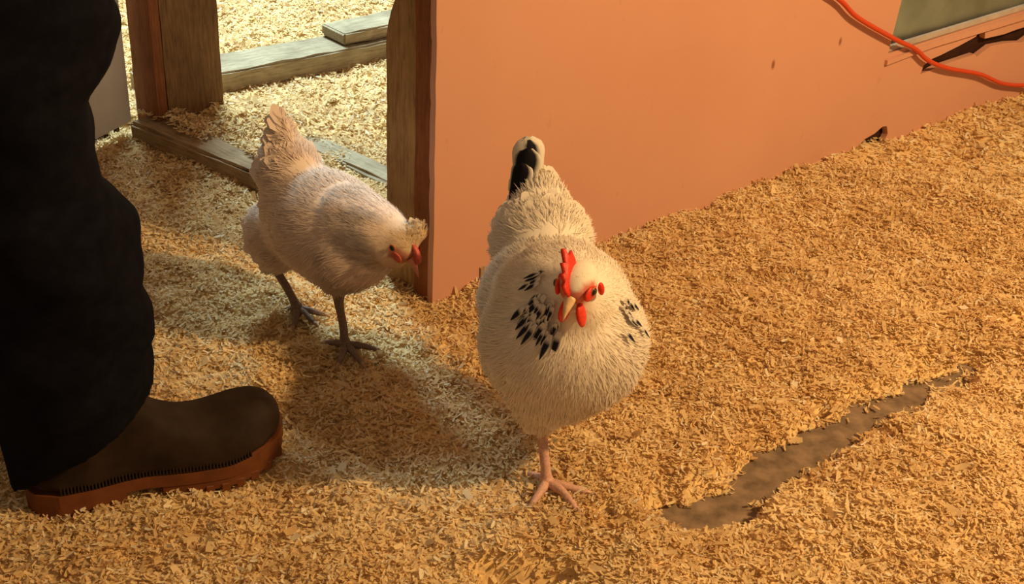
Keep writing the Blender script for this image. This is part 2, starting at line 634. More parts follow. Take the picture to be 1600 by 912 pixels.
# ---- timber lying in the lit pen
def lay(name, a, b, W, T, z, mat, label, cat):
    """board whose front lower edge runs a->b, body behind it"""
    a, b = np.array(a), np.array(b)
    L = float(np.hypot(*(b - a)))
    o = link(name, beam_mesh(name, L, W, T), mat)
    d = (b - a) / L
    o.matrix_world = frame((a[0], a[1], z), (d[0], d[1], 0))
    return tag(o, label, cat)


lay('timber_board', (-0.70, 2.290), (-0.05, 2.817), 0.105, 0.045, 0.022, M_GREY,
    'long grey timber board lying flat on shavings inside the pen', 'board')
lay('timber_block', (-0.374, 2.573), (-0.14, 2.780), 0.088, 0.026, 0.0695, M_GREY,
    'short wooden offcut resting on top of the long grey board', 'block')
lay('plank', (-0.585, 2.285), (-0.14, 1.895), 0.050, 0.036, 0.004, M_GREY,
    'grey plank almost buried in shavings behind the doorway threshold', 'plank')

# ------------------------------------------------------------------ wood shavings
xs = np.arange(-1.9, 2.7, 0.0115)
ys = np.arange(0.45, 4.7, 0.0115)
X, Y = np.meshgrid(xs, ys)
Z = bed_h(X, Y)
nx, ny = len(xs), len(ys)
idx = np.arange(nx * ny).reshape(ny, nx)
quads = np.stack([idx[:-1, :-1], idx[:-1, 1:], idx[1:, 1:], idx[1:, :-1]], -1).reshape(-1, 4)
bed = link('wood_shavings', quad_mesh('shavings_bed', np.stack([X, Y, Z], -1).reshape(-1, 3), quads, None, True), M_BED)
tag(bed, 'deep bed of pale pine wood shavings covering the whole floor', 'wood shavings', kind='stuff')


def chips(name, n, region, lmin, lmax, wmin, wmax, seed, keep=None, lift=0.002, tilt=0.30):
    g = np.random.default_rng(seed)
    x = g.uniform(region[0], region[1], n)
    y = g.uniform(region[2], region[3], n)
    ok = bare(x, y, 0.030) < g.uniform(0.45, 1.0, n) ** 1.5
    # frustum-ish wedge so that chips are not wasted far outside any nearby view
    ok &= np.abs(x - 0.03) < 0.30 + 0.62 * y
    if keep is not None:
        ok &= keep(x, y)
    x, y = x[ok], y[ok]
    n = len(x)
    z = np.maximum(bed_h(x, y), 0.0) + g.uniform(0, 1, n) ** 2 * 0.007 + lift
    L = g.uniform(lmin, lmax, n) * g.uniform(0.6, 1.0, n)
    W = g.uniform(wmin, wmax, n)
    yaw = g.uniform(0, 2 * math.pi, n)
    pit = g.normal(0, tilt, n)
    rol = g.normal(0, tilt * 1.2, n)
    curl = g.uniform(-0.25, 1.3, n)
    cy, sy, cp, sp, cr, sr = np.cos(yaw), np.sin(yaw), np.cos(pit), np.sin(pit), np.cos(rol), np.sin(rol)
    ax = np.stack([cy * cp, sy * cp, sp], -1)
    lat0 = np.stack([-sy, cy, np.zeros(n)], -1)
    nz = np.cross(ax, lat0)
    lat = lat0 * cr[:, None] + nz * sr[:, None]
    nz = np.cross(ax, lat)
    c = np.stack([x, y, z], -1)
    V = np.empty((n, 6, 3))
    for k, t in enumerate((-0.5, 0.0, 0.5)):
        off = ax * (t * L)[:, None] + nz * ((0.25 - t * t) * -1 * curl * L * 0.9)[:, None]
        wk = W * (1.0 if k == 1 else 0.72)
        V[:, 2 * k] = c + off - lat * (wk / 2)[:, None]
        V[:, 2 * k + 1] = c + off + lat * (wk / 2)[:, None]
    base = np.arange(n)[:, None] * 6
    Q = np.concatenate([base + np.array([0, 1, 3, 2]), base + np.array([2, 3, 5, 4])], 0)
    tone = g.beta(3.2, 1.8, n)[:, None]
    patch = (0.5 * vnoise(x * 7, y * 7, 8) + 0.9 * vnoise(x * 30, y * 30, 18) - 0.2)[:, None]
    dark, light = np.array([0.56, 0.315, 0.105]), np.array([0.88, 0.70, 0.40])
    colr = dark + (light - dark) * np.clip(tone * 0.62 + patch * 0.62, 0, 1)
    pale = (g.uniform(0, 1, n) < 0.10)[:, None]
    colr = np.where(pale, np.array([0.90, 0.80, 0.58]) * (0.85 + 0.15 * tone), colr)
    o = link(name, quad_mesh(name, V.reshape(-1, 3), Q, np.repeat(colr, 6, 0)), M_CHIP, bed)
    o['kind'] = 'stuff'
    return o


chips('shavings_near', 330000, (-1.0, 1.4, 0.75, 2.15), 0.006, 0.017, 0.0014, 0.0040, 21)
chips('shavings_far', 160000, (-1.6, 1.9, 2.15, 4.1), 0.008, 0.021, 0.0022, 0.0060, 22)
chips('large_curls', 5200, (-1.2, 1.7, 0.75, 3.4), 0.016, 0.027, 0.005, 0.010, 23, None, 0.004, 0.45)


def on_threshold(x, y):
    s = (x - THR0[0]) * DDIR[0] + (y - THR0[1]) * DDIR[1]
    q = (x - THR0[0]) * DBACK[0] + (y - THR0[1]) * DBACK[1]
    return (s > 0.25) & (q > 0.022) & (q < 0.075) & (vnoise(x * 14, y * 14, 9) + (q - 0.05) * 9 + (s - 0.5) * 0.6 > 0.5)


chips('spilled_shavings', 26000, (-0.75, -0.1, 1.6, 2.25), 0.007, 0.017, 0.002, 0.0045, 24, on_threshold, 0.041)

# ------------------------------------------------------------------ orange cord
cord_pts = [(0.30, 1.925, 0.50), (0.434, 2.042, 0.402), (0.52, 2.117, 0.345), (0.568, 2.159, 0.303), (0.658, 2.237, 0.246), (0.717, 2.289, 0.212),
            (0.756, 2.322, 0.181), (0.811, 2.37, 0.152), (0.905, 2.452, 0.116), (0.978, 2.515, 0.078), (1.053, 2.575, 0.056), (1.16, 2.63, 0.048), (1.32, 2.72, 0.046)]
o = link('extension_cord', tube_mesh('extension_cord', smooth_path(cord_pts, 90), 0.0043, 10), M_CORD)
tag(o, 'bright orange extension cord slung across the pink wall and window', 'cord')


# ------------------------------------------------------------------ hens
def feathers(name, body, parent, n, size, flow, colour, mat, seed, lift=(0.06, 0.20), where=None, narrow=0.5, sink=0.003, per=5):
    """overlapping feather blades laid on the skin along flow(p); joined into one part"""
    g = np.random.default_rng(seed)
    body.calc_loop_triangles()
    T = np.empty(len(body.loop_triangles) * 3, dtype=np.int32)
    body.loop_triangles.foreach_get('vertices', T)
    T = T.reshape(-1, 3)
    V = verts_np(body)
    a, b, c = V[T[:, 0]], V[T[:, 1]], V[T[:, 2]]
    cr = np.cross(b - a, c - a)
    area = np.linalg.norm(cr, axis=1)
    nrm_t = cr / np.maximum(area, 1e-12)[:, None]
    pick = g.choice(len(T), n, p=area / area.sum())
    u, v = g.uniform(0, 1, n), g.uniform(0, 1, n)
    fl = u + v > 1
    u[fl], v[fl] = 1 - u[fl], 1 - v[fl]
    P = a[pick] + (b - a)[pick] * u[:, None] + (c - a)[pick] * v[:, None]
    # smooth vertex normals
    vn = np.zeros_like(V)
    for k in range(3):
        np.add.at(vn, T[:, k], cr)
    vn /= np.maximum(np.linalg.norm(vn, axis=1), 1e-12)[:, None]
    N = vn[T[pick, 0]]
    if where is not None:
        k = where(P, g)
        P, N = P[k], N[k]
        n = len(P)
    D = flow(P, N) + g.normal(0, 0.16, (n, 3))
    D -= N * np.sum(D * N, 1)[:, None]
    D /= np.maximum(np.linalg.norm(D, axis=1), 1e-9)[:, None]
    S = np.cross(N, D)
    L = size(P) * g.uniform(0.7, 1.15, n)
    W = L * narrow * g.uniform(0.8, 1.2, n)
    li = g.uniform(lift[0], lift[1], n)
    ts = np.array([0.0, 0.35, 0.72, 1.0])[:per]
    ws = np.array([0.35, 0.9, 1.0, 0.22])[:per]
    k = len(ts)
    out = np.empty((n, k, 2, 3))
    for i in range(k):
        h = -sink + li * L * ts[i] - 0.10 * L * ts[i] ** 2
        ctr = P + D * (ts[i] * L)[:, None] + N * h[:, None]
        drop = N * (W * 0.12 * ws[i])[:, None]
        out[:, i, 0] = ctr - S * (W * ws[i] / 2)[:, None] - drop
        out[:, i, 1] = ctr + S * (W * ws[i] / 2)[:, None] - drop
    vv = out.reshape(-1, 3)
    base = np.arange(n)[:, None] * (2 * k)
    Q = np.concatenate([base + np.array([2 * i, 2 * i + 2, 2 * i + 3, 2 * i + 1]) for i in range(k - 1)], 0)
    C = colour(P, g) * g.uniform(0.90, 1.0, (n, 1))
    m = quad_mesh(name, vv, Q, np.repeat(C, 2 * k, 0), True)
    nn = np.repeat(N, 2 * k, 0) + np.repeat(D * 0.12 * g.uniform(-1, 1, (n, 1)), 2 * k, 0)
    nn /= np.linalg.norm(nn, axis=1)[:, None]
    m.normals_split_custom_set_from_vertices(nn.tolist())
    o = link(name, m, mat, parent)
    o['kind'] = 'stuff'
    return o


def tail_feather_mesh(name, L, W, colf, bend=0.12):
    """single rounded feather: root at origin, along +Z, face normal +Y"""
    nz, nxs = 15, 7
    V, F, C = [], [], []
    for i in range(nz):
        t = i / (nz - 1)
        w = W * (0.45 + 0.75 * t) * (1 if t < 0.75 else math.sqrt(max(0.03, 1 - ((t - 0.75) / 0.25) ** 2)))
        for j in range(nxs):
            s = j / (nxs - 1) * 2 - 1
            V.append((s * w / 2, -bend * L * t * t - 0.18 * W * s * s, L * t))
            C.append(colf(t, s))
    for i in range(nz - 1):
        for j in range(nxs - 1):
            a = i * nxs + j
            F.append((a, a + 1, a + nxs + 1, a + nxs))
    n0 = len(V)
    V += [(x, y - 0.0012, z) for x, y, z in V]
    F += [tuple(n0 + q for q in f[::-1]) for f in F]
    rim = [j for j in range(nxs)] + [i * nxs + nxs - 1 for i in range(1, nz)] + [(nz - 1) * nxs + j for j in range(nxs - 2, -1, -1)] + [i * nxs for i in range(nz - 2, 0, -1)]
    for i in range(len(rim)):
        a, b = rim[i], rim[(i + 1) % len(rim)]
        F.append((a, n0 + a, n0 + b, b))
    m = mesh_of(name, V, F, True)
    set_col(m, np.array(C + C))
    m.materials.append(M_FEATHER)
    return m


def claw_leg(parent, hip, hock, ankle, toes, r_sh, mat, spur=True):
    """bare shank and four jointed toes as one mesh, claws as sub-parts"""
    shank = tube_mesh('leg', smooth_path([hip, hock, (Vector(hock) * 0.45 + Vector(ankle) * 0.55) + Vector((0.002, 0, 0)), ankle], 14),
                      [r_sh * 1.5] * 2 + [r_sh * 1.45, r_sh * 1.4, r_sh * 1.35, r_sh * 1.2, r_sh * 1.1, r_sh, r_sh, r_sh, r_sh, r_sh, r_sh * 1.05, r_sh * 1.15, r_sh * 1.3], 10)
    bm = bmesh.new()
    bm.from_mesh(shank)
    tips = []
    for tp in toes:
        path = smooth_path(tp, 8)
        rad = [r_sh * (1.05 - 0.5 * i / 8) * (1.12 if i in (3, 6) else 1.0) for i in range(9)]
        tm = tube_mesh('toe', path, rad, 8)
        bm.from_mesh(tm)
        bpy.data.meshes.remove(tm)
        tips.append((path[-1], (path[-1] - path[-2]).normalized(), rad[-1]))
    blob(bm, ankle, (r_sh * 1.5,) * 3, sub=2)
    o = link('leg', bm_mesh(bm, 'leg', True), mat, parent)
    bpy.data.meshes.remove(shank)
    for p, d, r in tips:
        q = [p - d * 0.002, p + d * 0.004 + Vector((0, 0, 0.0008)), p + d * 0.010 - Vector((0, 0, 0.002))]
        link('claw', tube_mesh('claw', q, [r, r * 0.75, r * 0.12], 6), M_CLAW, o)
    return o


def comb_mesh(name, outline, thick):
    bm = bmesh.new()
    n = len(outline)
    cx = sum(p[0] for p in outline) / n
    cz = sum(p[1] for p in outline) / n
    rings = []
    for s, t in ((0.90, -1), (1.0, -0.45), (1.0, 0.45), (0.90, 1)):
        rings.append([bm.verts.new((cx + (x - cx) * s, t * thick / 2, cz + (z - cz) * s)) for x, z in outline])
    for a, b in zip(rings, rings[1:]):
        for i in range(n):
            bm.faces.new((a[i], a[(i + 1) % n], b[(i + 1) % n], b[i]))
    bm.faces.new(rings[0])
    bm.faces.new(rings[-1][::-1])
    return bm_mesh(bm, name, True)


def ell_mesh(name, r, sub=3):
    bm = bmesh.new()
    bmesh.ops.create_icosphere(bm, subdivisions=sub, radius=1.0, matrix=Matrix.Diagonal((*r, 1)))
    return bm_mesh(bm, name, True)


def beak_mesh(name, L, W, H, droop):
    V, F = [], []
    nr, ns = 7, 10
    for i in range(nr):
        t = i / (nr - 1)
        k = (1 - t) ** 0.8
        for j in range(ns):
            an = 2 * math.pi * j / ns
            V.append((L * t, math.cos(an) * W / 2 * max(k, 0.05), math.sin(an) * H / 2 * max(k, 0.05) - droop * t * t))
    for i in range(nr - 1):
        for j in range(ns):
            F.append((i * ns + j, i * ns + (j + 1) % ns, (i + 1) * ns + (j + 1) % ns, (i + 1) * ns + j))
    F.append(tuple(range(ns))[::-1])
    F.append(tuple(range((nr - 1) * ns, nr * ns)))
    return mesh_of(name, V, F, True)


def head_matrix(pos, yaw, pitch, roll=0.0):
    return Matrix.Translation(pos) @ Matrix.Rotation(R(yaw), 4, 'Z') @ Matrix.Rotation(R(pitch), 4, 'Y') @ Matrix.Rotation(R(roll), 4, 'X')


def hang(name, mesh, mat, parent, hm, loc, rot=(0, 0, 0), scale=(1, 1, 1)):
    o = link(name, mesh, mat, parent)
    o.matrix_local = hm @ Matrix.Translation(loc) @ Euler([R(a) for a in rot]).to_matrix().to_4x4() @ Matrix.Diagonal((*scale, 1))
    return o


# ---- front hen: white with black-streaked neck, walking at us, head turned to her right
H1 = Vector((0.064, 1.200, 0.030))
h1 = empty('hen', H1, math.atan2(-0.982, 0.19))
tag(h1, 'white hen with black-streaked neck and red comb, walking toward the viewer', 'hen')
HM1 = head_matrix((0.046, -0.004, 0.279), -33, 16) @ Matrix.Scale(0.92, 4)
bm = bmesh.new()
blob(bm, (-0.020, 0, 0.166), (0.088, 0.093, 0.084))
blob(bm, (-0.085, 0, 0.176), (0.085, 0.085, 0.076))
blob(bm, (-0.163, 0, 0.212), (0.058, 0.060, 0.062))
blob(bm, (-0.185, 0, 0.252), (0.028, 0.034, 0.036), (0, -20, 0))
blob(bm, (-0.010, -0.010, 0.135), (0.070, 0.068, 0.054))
chain(bm, [(0.000, -0.022, 0.130), (0.010, -0.026, 0.100), (0.014, -0.026, 0.082)], [0.050, 0.030, 0.012])
chain(bm, [(-0.040, 0.030, 0.125), (-0.045, 0.034, 0.100)], [0.050, 0.026])
chain(bm, [(-0.035, 0, 0.196), (0.004, 0.0, 0.230), (0.032, -0.004, 0.264)], [0.080, 0.050, 0.021])
blob(bm, HM1 @ Vector((0.004, 0, 0)), (0.0275, 0.0205, 0.0215), (0, 16, -33))
BODY1 = evaluated(bm, 'hen_body_white', 0.0055, 9)


def col_white(P, g=None):
    n = len(P)
    c = np.tile(np.array([0.84, 0.755, 0.635]), (n, 1))
    warm = np.clip((P[:, 0] - 0.0) / 0.07, 0, 1)[:, None] * np.clip((P[:, 2] - 0.17) / 0.06, 0, 1)[:, None]
    c = c * (1 - warm * 0.5) + np.array([0.84, 0.73, 0.55]) * warm * 0.5
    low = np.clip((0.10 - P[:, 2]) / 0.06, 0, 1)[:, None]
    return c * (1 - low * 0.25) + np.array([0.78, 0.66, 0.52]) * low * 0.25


def face_skin(P, hm, front=0.010):
    """1 on the bare red skin round the eye and beak"""
    inv = np.array(hm.inverted())
    q = P @ inv[:3, :3].T + inv[:3, 3]
    d = np.minimum(np.hypot((q[:, 0] - 0.016) / 0.013, (q[:, 2] - 0.002) / 0.010), np.hypot((q[:, 0] - 0.028) / 0.010, (q[:, 2] + 0.004) / 0.012))
    near = (np.abs(q[:, 1]) < 0.027) & (q[:, 0] > 0.004) & (np.abs(q[:, 2]) < 0.016)
    return np.clip((1.15 - d) / 0.3, 0, 1) * near


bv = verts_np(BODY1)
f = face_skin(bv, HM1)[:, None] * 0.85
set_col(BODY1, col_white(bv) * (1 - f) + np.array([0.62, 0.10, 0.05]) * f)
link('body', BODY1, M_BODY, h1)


def flow_hen(neck, body_axis=(-1, 0, -0.35)):
    def fl(P, N):
        D = np.tile(np.array(body_axis, float), (len(P), 1))
        # on the breast the feathers hang down, on the neck they stream away from the head
        down = np.clip((P[:, 0] + 0.01) / 0.06, 0, 1)[:, None] * np.clip((0.20 - P[:, 2]) / 0.06, 0, 1)[:, None]
        D = D * (1 - down) + np.array([-0.25, 0, -1.0]) * down
        away = P - np.array(neck)
        dist = np.linalg.norm(away, axis=1)[:, None]
        w = np.clip((0.13 - dist) / 0.05, 0, 1)
        D = D * (1 - w) + away / np.maximum(dist, 1e-6) * w * 1.3
        up = np.clip((-0.15 - P[:, 0]) / 0.05, 0, 1)[:, None] * np.clip((P[:, 2] - 0.2) / 0.04, 0, 1)[:, None]
        return D * (1 - up * 0.7) + np.array([-0.4, 0, 0.9]) * up * 0.7
    return fl


def not_face(hm, r=0.024):
    inv = np.array(hm.inverted())

    def w(P, g):
        q = P @ inv[:3, :3].T + inv[:3, 3]
        head = np.linalg.norm(q - np.array([0.006, 0, 0]), axis=1) < 0.032
        skin = np.hypot((q[:, 0] - 0.018) / 0.014, (q[:, 2] + 0.001) / 0.011) < 1
        return ~(head & (skin | (q[:, 0] > 0.021)))
    return w


def fsize(hm, big, small):
    c = np.array(hm.translation)

    def s(P):
        d = np.linalg.norm(P - c, axis=1)
        return small * np.clip(0.45 + (d - 0.018) / 0.03, 0.45, 1) + (big - small) * np.clip((d - 0.03) / 0.10, 0, 1)
    return s


fl1 = flow_hen(HM1 @ Vector((0.03, 0, 0.0)))
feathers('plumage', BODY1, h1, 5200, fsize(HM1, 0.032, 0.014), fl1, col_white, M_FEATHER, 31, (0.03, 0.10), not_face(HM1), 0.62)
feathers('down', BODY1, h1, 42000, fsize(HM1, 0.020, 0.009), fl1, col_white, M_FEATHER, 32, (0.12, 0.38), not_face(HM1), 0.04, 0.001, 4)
# tail: nested feathers standing up, black vane on her right, white on her left
BLK, WHT = (0.018, 0.016, 0.020), (0.78, 0.71, 0.61)


def tcol(split, edge):
    def f(t, s):
        dark = t > 0.12 and (s < split) and (abs(s) < edge)
        return BLK if dark else WHT
    return f


for i, (yy, L, W, yaw, til, sp, ed) in enumerate((
        (-0.036, 0.058, 0.030, -46, 5, 2, 0.95), (-0.028, 0.074, 0.034, -30, 3, 2, 0.95), (-0.022, 0.082, 0.034, -16, 1, 0.3, 0.98),
        (-0.010, 0.084, 0.036, 0, -1, -2, 0), (0.000, 0.080, 0.034, 16, -4, -0.3, 0.7), (0.006, 0.070, 0.032, 30, -7, -2, 0), (0.012, 0.056, 0.030, 44, -10, -2, 0))):
    m = tail_feather_mesh('tail_feather', L, W, tcol(sp, ed), 0.10)
    o = link('tail_feather', m, None, h1)
    # face normal towards the front of the hen: +Y of the feather mesh -> +X of the hen
    o.matrix_local = Matrix.Translation((-0.186 - 0.003 * abs(i - 1), yy, 0.248)) @ Matrix.Rotation(R(-90 + yaw), 4, 'Z') @ Matrix.Rotation(R(-til), 4, 'Y') @ Matrix.Rotation(R(8), 4, 'X')

# hackle: separate pointed black-centred feathers, thick on her right, sparse on her left
def hackle_mesh(name, L, W, dark):
    V, F, C = [], [], []
    prof = [0.45, 0.8, 1.0, 0.95, 0.6, 0.12]
    for i, k in enumerate(prof):
        t = i / (len(prof) - 1)
        for s in (-1, -0.55, 0, 0.55, 1):
            V.append((L * t, s * W * k / 2, -0.10 * W * s * s - 0.06 * L * t * t + 0.0012))
            inner = abs(s) < (0.8 if t > 0.2 else 0.3) and t > dark
            C.append((0.022, 0.022, 0.032) if inner else (0.66, 0.61, 0.54))
    for i in range(len(prof) - 1):
        for j in range(4):
            a = i * 5 + j
            F.append((a, a + 1, a + 6, a + 5))
    m = mesh_of(name, V, F, True)
    set_col(m, np.array(C))
    m.materials.append(M_FEATHER)
    return m


from mathutils.bvhtree import BVHTree


def bvh_of(mesh):
    return BVHTree.FromPolygons([v.co.copy() for v in mesh.vertices], [tuple(p.vertices) for p in mesh.polygons])


bvh1 = bvh_of(BODY1)
HK = [hackle_mesh('hackle_feather', 0.030, 0.0075, 0.10), hackle_mesh('hackle_feather', 0.024, 0.006, 0.35), hackle_mesh('hackle_feather', 0.034, 0.0085, 0.25)]
neckv = HM1 @ Vector((0.0, 0, 0.0))
rk = random.Random(12)
spots = []
for k in range(52):      # her right side, viewer's left
    spots.append((rk.uniform(0.008, 0.046), rk.uniform(-0.042, -0.016), rk.uniform(0.214, 0.256), 0))
for k in range(11):      # her left side, viewer's right
    spots.append((rk.uniform(0.010, 0.045), rk.uniform(0.050, 0.076), rk.uniform(0.195, 0.245), 1))
for (x, y, z, side) in spots:
    hit = bvh1.find_nearest(Vector((x, y, z)))
    p, nrm = hit[0], hit[1]
    d = (p - neckv) + Vector((0, 0, -0.02))
    d = (d - nrm * d.dot(nrm)).normalized()
    o = link('hackle_feather', HK[rk.randrange(3) if side == 0 else 1], None, h1)
    s = nrm.cross(d)
    mt = Matrix((d, s, nrm)).transposed().to_4x4()
    mt.translation = p + nrm * rk.uniform(0.0045, 0.008)
    o.matrix_local = mt @ Matrix.Diagonal((rk.uniform(0.6, 0.95), rk.uniform(0.8, 1.1), 1, 1))
# head furniture
comb1 = comb_mesh('comb', [(0.037, 0.000), (0.040, 0.010), (0.038, 0.019), (0.031, 0.020), (0.029, 0.031), (0.022, 0.029), (0.017, 0.041), (0.011, 0.036), (0.002, 0.052), (-0.002, 0.049),
                           (-0.003, 0.036), (-0.013, 0.037), (-0.011, 0.026), (-0.008, 0.018), (0.008, 0.015), (0.024, 0.010)], 0.0055)
hang('comb', comb1, M_COMB, h1, HM1, (0.002, 0, 0.003), (24, 0, 0), (0.86, 0.9, 0.86))
hang('beak', beak_mesh('beak', 0.027, 0.015, 0.015, 0.007), M_BEAK, h1, HM1, (0.028, 0, -0.003), (0, 12, 0))
for s in (-1, 1):
    hang('wattle', ell_mesh('wattle', (0.0115, 0.0048, 0.0175)), M_COMB, h1, HM1, (0.025, s * 0.0100, -0.029), (s * 8, 6, s * 10))
    hang('ear_lobe', ell_mesh('ear_lobe', (0.0050, 0.0035, 0.0110)), M_COMB, h1, HM1, (-0.003, s * 0.0238, -0.010), (0, 14, 0))
    hang('face_skin', ell_mesh('face_skin', (0.0120, 0.0035, 0.0090)), M_COMB, h1, HM1, (0.017, s * 0.0190, -0.001), (0, -15, s * -12))
    e = hang('eye', ell_mesh('eye', (0.0052, 0.003, 0.0052), 3), M_IRIS, h1, HM1, (0.0155, s * 0.0215, 0.002), (0, 0, s * -12))
    hang('pupil', ell_mesh('pupil', (0.0046, 0.0024, 0.0046), 2), M_EYE, e, Matrix.Identity(4), (0, s * 0.0016, 0))
# legs: her right leg stands, the left is lifted behind the belly
claw_leg(h1, (0.016, -0.026, 0.092), (0.008, -0.026, 0.074), (0.028, -0.020, 0.010),
         [[(0.028, -0.020, 0.008), (0.050, -0.006, 0.010), (0.078, 0.006, 0.004)], [(0.028, -0.020, 0.008), (0.046, -0.030, 0.010), (0.062, -0.044, 0.003)],
          [(0.028, -0.020, 0.008), (0.042, 0.004, 0.009), (0.050, 0.028, 0.004)], [(0.026, -0.020, 0.008), (0.014, -0.028, 0.006), (0.004, -0.036, 0.003)]], 0.0058, M_LEG_PINK)
claw_leg(h1, (-0.060, 0.026, 0.125), (-0.085, 0.026, 0.098), (-0.052, 0.020, 0.082),
         [[(-0.052, 0.020, 0.081), (-0.036, 0.021, 0.072), (-0.030, 0.022, 0.054)], [(-0.052, 0.020, 0.081), (-0.040, 0.010, 0.072), (-0.036, 0.005, 0.056)],
          [(-0.052, 0.020, 0.081), (-0.042, 0.032, 0.072), (-0.038, 0.038, 0.056)], [(-0.054, 0.020, 0.081), (-0.062, 0.016, 0.072), (-0.062, 0.014, 0.062)]], 0.0055, M_LEG_PINK)

# ---- rear hen: buff-white, bearded, stooping to the right
H2 = Vector((-0.235, 1.490, 0.030))
h2 = empty('hen', H2, math.atan2(-0.68, 0.73))
tag(h2, 'buff-white bearded hen stooping beside the wooden post, grey legs', 'hen')
HM2 = head_matrix((0.114, 0.010, 0.178), 6, 32) @ Matrix.Scale(0.92, 4)
K2, C2 = 0.85, Vector((-0.030, 0, 0.180))


def s2(p):
    return C2 + (Vector(p) - C2) * K2


bm = bmesh.new()
for c, r, rot in (((-0.005, 0, 0.150), (0.110, 0.086, 0.082), (0, 8, 0)), ((0.035, 0, 0.140), (0.080, 0.078, 0.078), (0, 0, 0)), ((-0.060, 0, 0.165), (0.070, 0.070, 0.066), (0, 0, 0)),
                  ((-0.100, 0.0, 0.208), (0.048, 0.050, 0.054), (0, 0, 0)), ((-0.115, -0.014, 0.105), (0.056, 0.052, 0.055), (0, 0, 0))):
    blob(bm, s2(c), [k * K2 for k in r], rot)
chain(bm, [s2(p) for p in ((-0.104, 0.0, 0.240), (-0.108, 0.002, 0.268), (-0.112, 0.002, 0.296))], [0.022, 0.012, 0.005])
chain(bm, [s2((0.030, -0.018, 0.122)), (0.036, -0.022, 0.110), (0.040, -0.023, 0.094)], [0.044, 0.027, 0.012])
chain(bm, [s2((-0.100, -0.020, 0.090)), (-0.100, -0.024, 0.072)], [0.036, 0.016])
chain(bm, [s2((0.045, 0.0, 0.165)), (0.080, 0.006, 0.174), (0.104, 0.010, 0.174)], [0.058, 0.042, 0.030])
blob(bm, HM2 @ Vector((0.000, 0, 0)), (0.029, 0.025, 0.025), (0, 30, 6))
for s in (-1, 1):
    blob(bm, HM2 @ Vector((-0.004, s * 0.020, -0.018)), (0.019, 0.013, 0.017))
blob(bm, HM2 @ Vector((0.010, 0, -0.026)), (0.017, 0.017, 0.015))
blob(bm, HM2 @ Vector((0.010, 0.014, 0.024)), (0.016, 0.014, 0.014))
BODY2 = evaluated(bm, 'hen_body_buff', 0.0055, 8)


def col_buff(P, g=None):
    n = len(P)
    c = np.tile(np.array([0.80, 0.655, 0.56]), (n, 1))
    neck = np.clip((P[:, 0] - 0.015) / 0.05, 0, 1)
    pn = vnoise(P[:, 0] * 60 + 7, P[:, 2] * 60 + P[:, 1] * 40, 14)
    smoke = (neck * np.clip((pn - 0.42) / 0.25, 0, 1) * np.clip((0.155 - P[:, 0]) / 0.05, 0, 1))[:, None]
    c = c * (1 - 0.6 * smoke) + np.array([0.36, 0.32, 0.295]) * 0.6 * smoke
    head = np.clip((P[:, 0] - 0.095) / 0.04, 0, 1)[:, None]
    c = c * (1 - head * 0.8) + np.array([0.60, 0.42, 0.225]) * head * 0.8
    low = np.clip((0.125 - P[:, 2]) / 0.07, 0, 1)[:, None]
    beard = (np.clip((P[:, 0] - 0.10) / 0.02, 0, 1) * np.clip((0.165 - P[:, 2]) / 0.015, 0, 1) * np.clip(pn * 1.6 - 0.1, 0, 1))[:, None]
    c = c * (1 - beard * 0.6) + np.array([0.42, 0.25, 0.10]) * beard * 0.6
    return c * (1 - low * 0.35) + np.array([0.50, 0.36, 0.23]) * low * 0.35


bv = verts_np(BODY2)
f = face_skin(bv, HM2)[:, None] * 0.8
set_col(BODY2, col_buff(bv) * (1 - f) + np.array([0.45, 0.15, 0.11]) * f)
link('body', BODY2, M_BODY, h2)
fl2 = flow_hen(HM2 @ Vector((0.04, 0, 0)), (-1, 0, -0.25))


def beak_clear(hm):
    inv = np.array(hm.inverted())

    def w(P, g):
        q = P @ inv[:3, :3].T + inv[:3, 3]
        return ~((q[:, 0] > 0.004) & (np.abs(q[:, 1]) < 0.04) & (q[:, 2] > -0.014) & (q[:, 2] < 0.012))
    return w


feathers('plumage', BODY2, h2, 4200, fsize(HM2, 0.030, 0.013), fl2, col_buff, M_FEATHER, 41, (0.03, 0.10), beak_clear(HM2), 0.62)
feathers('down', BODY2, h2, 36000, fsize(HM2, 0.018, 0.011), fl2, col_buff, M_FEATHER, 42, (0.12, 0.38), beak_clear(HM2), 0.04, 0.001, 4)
for i, (yy, L, yaw, til) in enumerate(((-0.012, 0.030, -35, 8), (0.0, 0.045, -10, 2), (0.006, 0.040, 15, -4), (0.012, 0.030, 40, -10))):
    m = tail_feather_mesh('tail_feather', L, 0.011, lambda t, s: (0.72, 0.58, 0.50), 0.15)
    o = link('tail_feather', m, None, h2)
    o.matrix_local = Matrix.Translation((-0.098, yy * 0.6, 0.246)) @ Matrix.Rotation(R(-90 + yaw), 4, 'Z') @ Matrix.Rotation(R(-til), 4, 'Y') @ Matrix.Rotation(R(6), 4, 'X')
comb2 = comb_mesh('comb', [(0.042, -0.004), (0.046, 0.004), (0.042, 0.012), (0.036, 0.017), (0.026, 0.022), (0.016, 0.023), (0.014, 0.017), (0.026, 0.010)], 0.006)
hang('comb', comb2, M_PINKCOMB, h2, HM2, (0.006, 0, 0.001), (0, 0, 0), (0.85, 1, 0.8))
hang('beak', beak_mesh('beak', 0.027, 0.012, 0.013, 0.007), mat_plain('pink_horn_beak', (0.60, 0.24, 0.15), 0.4, 120, 0.2, 0.4), h2, HM2, (0.030, 0, -0.003), (0, 14, 0))
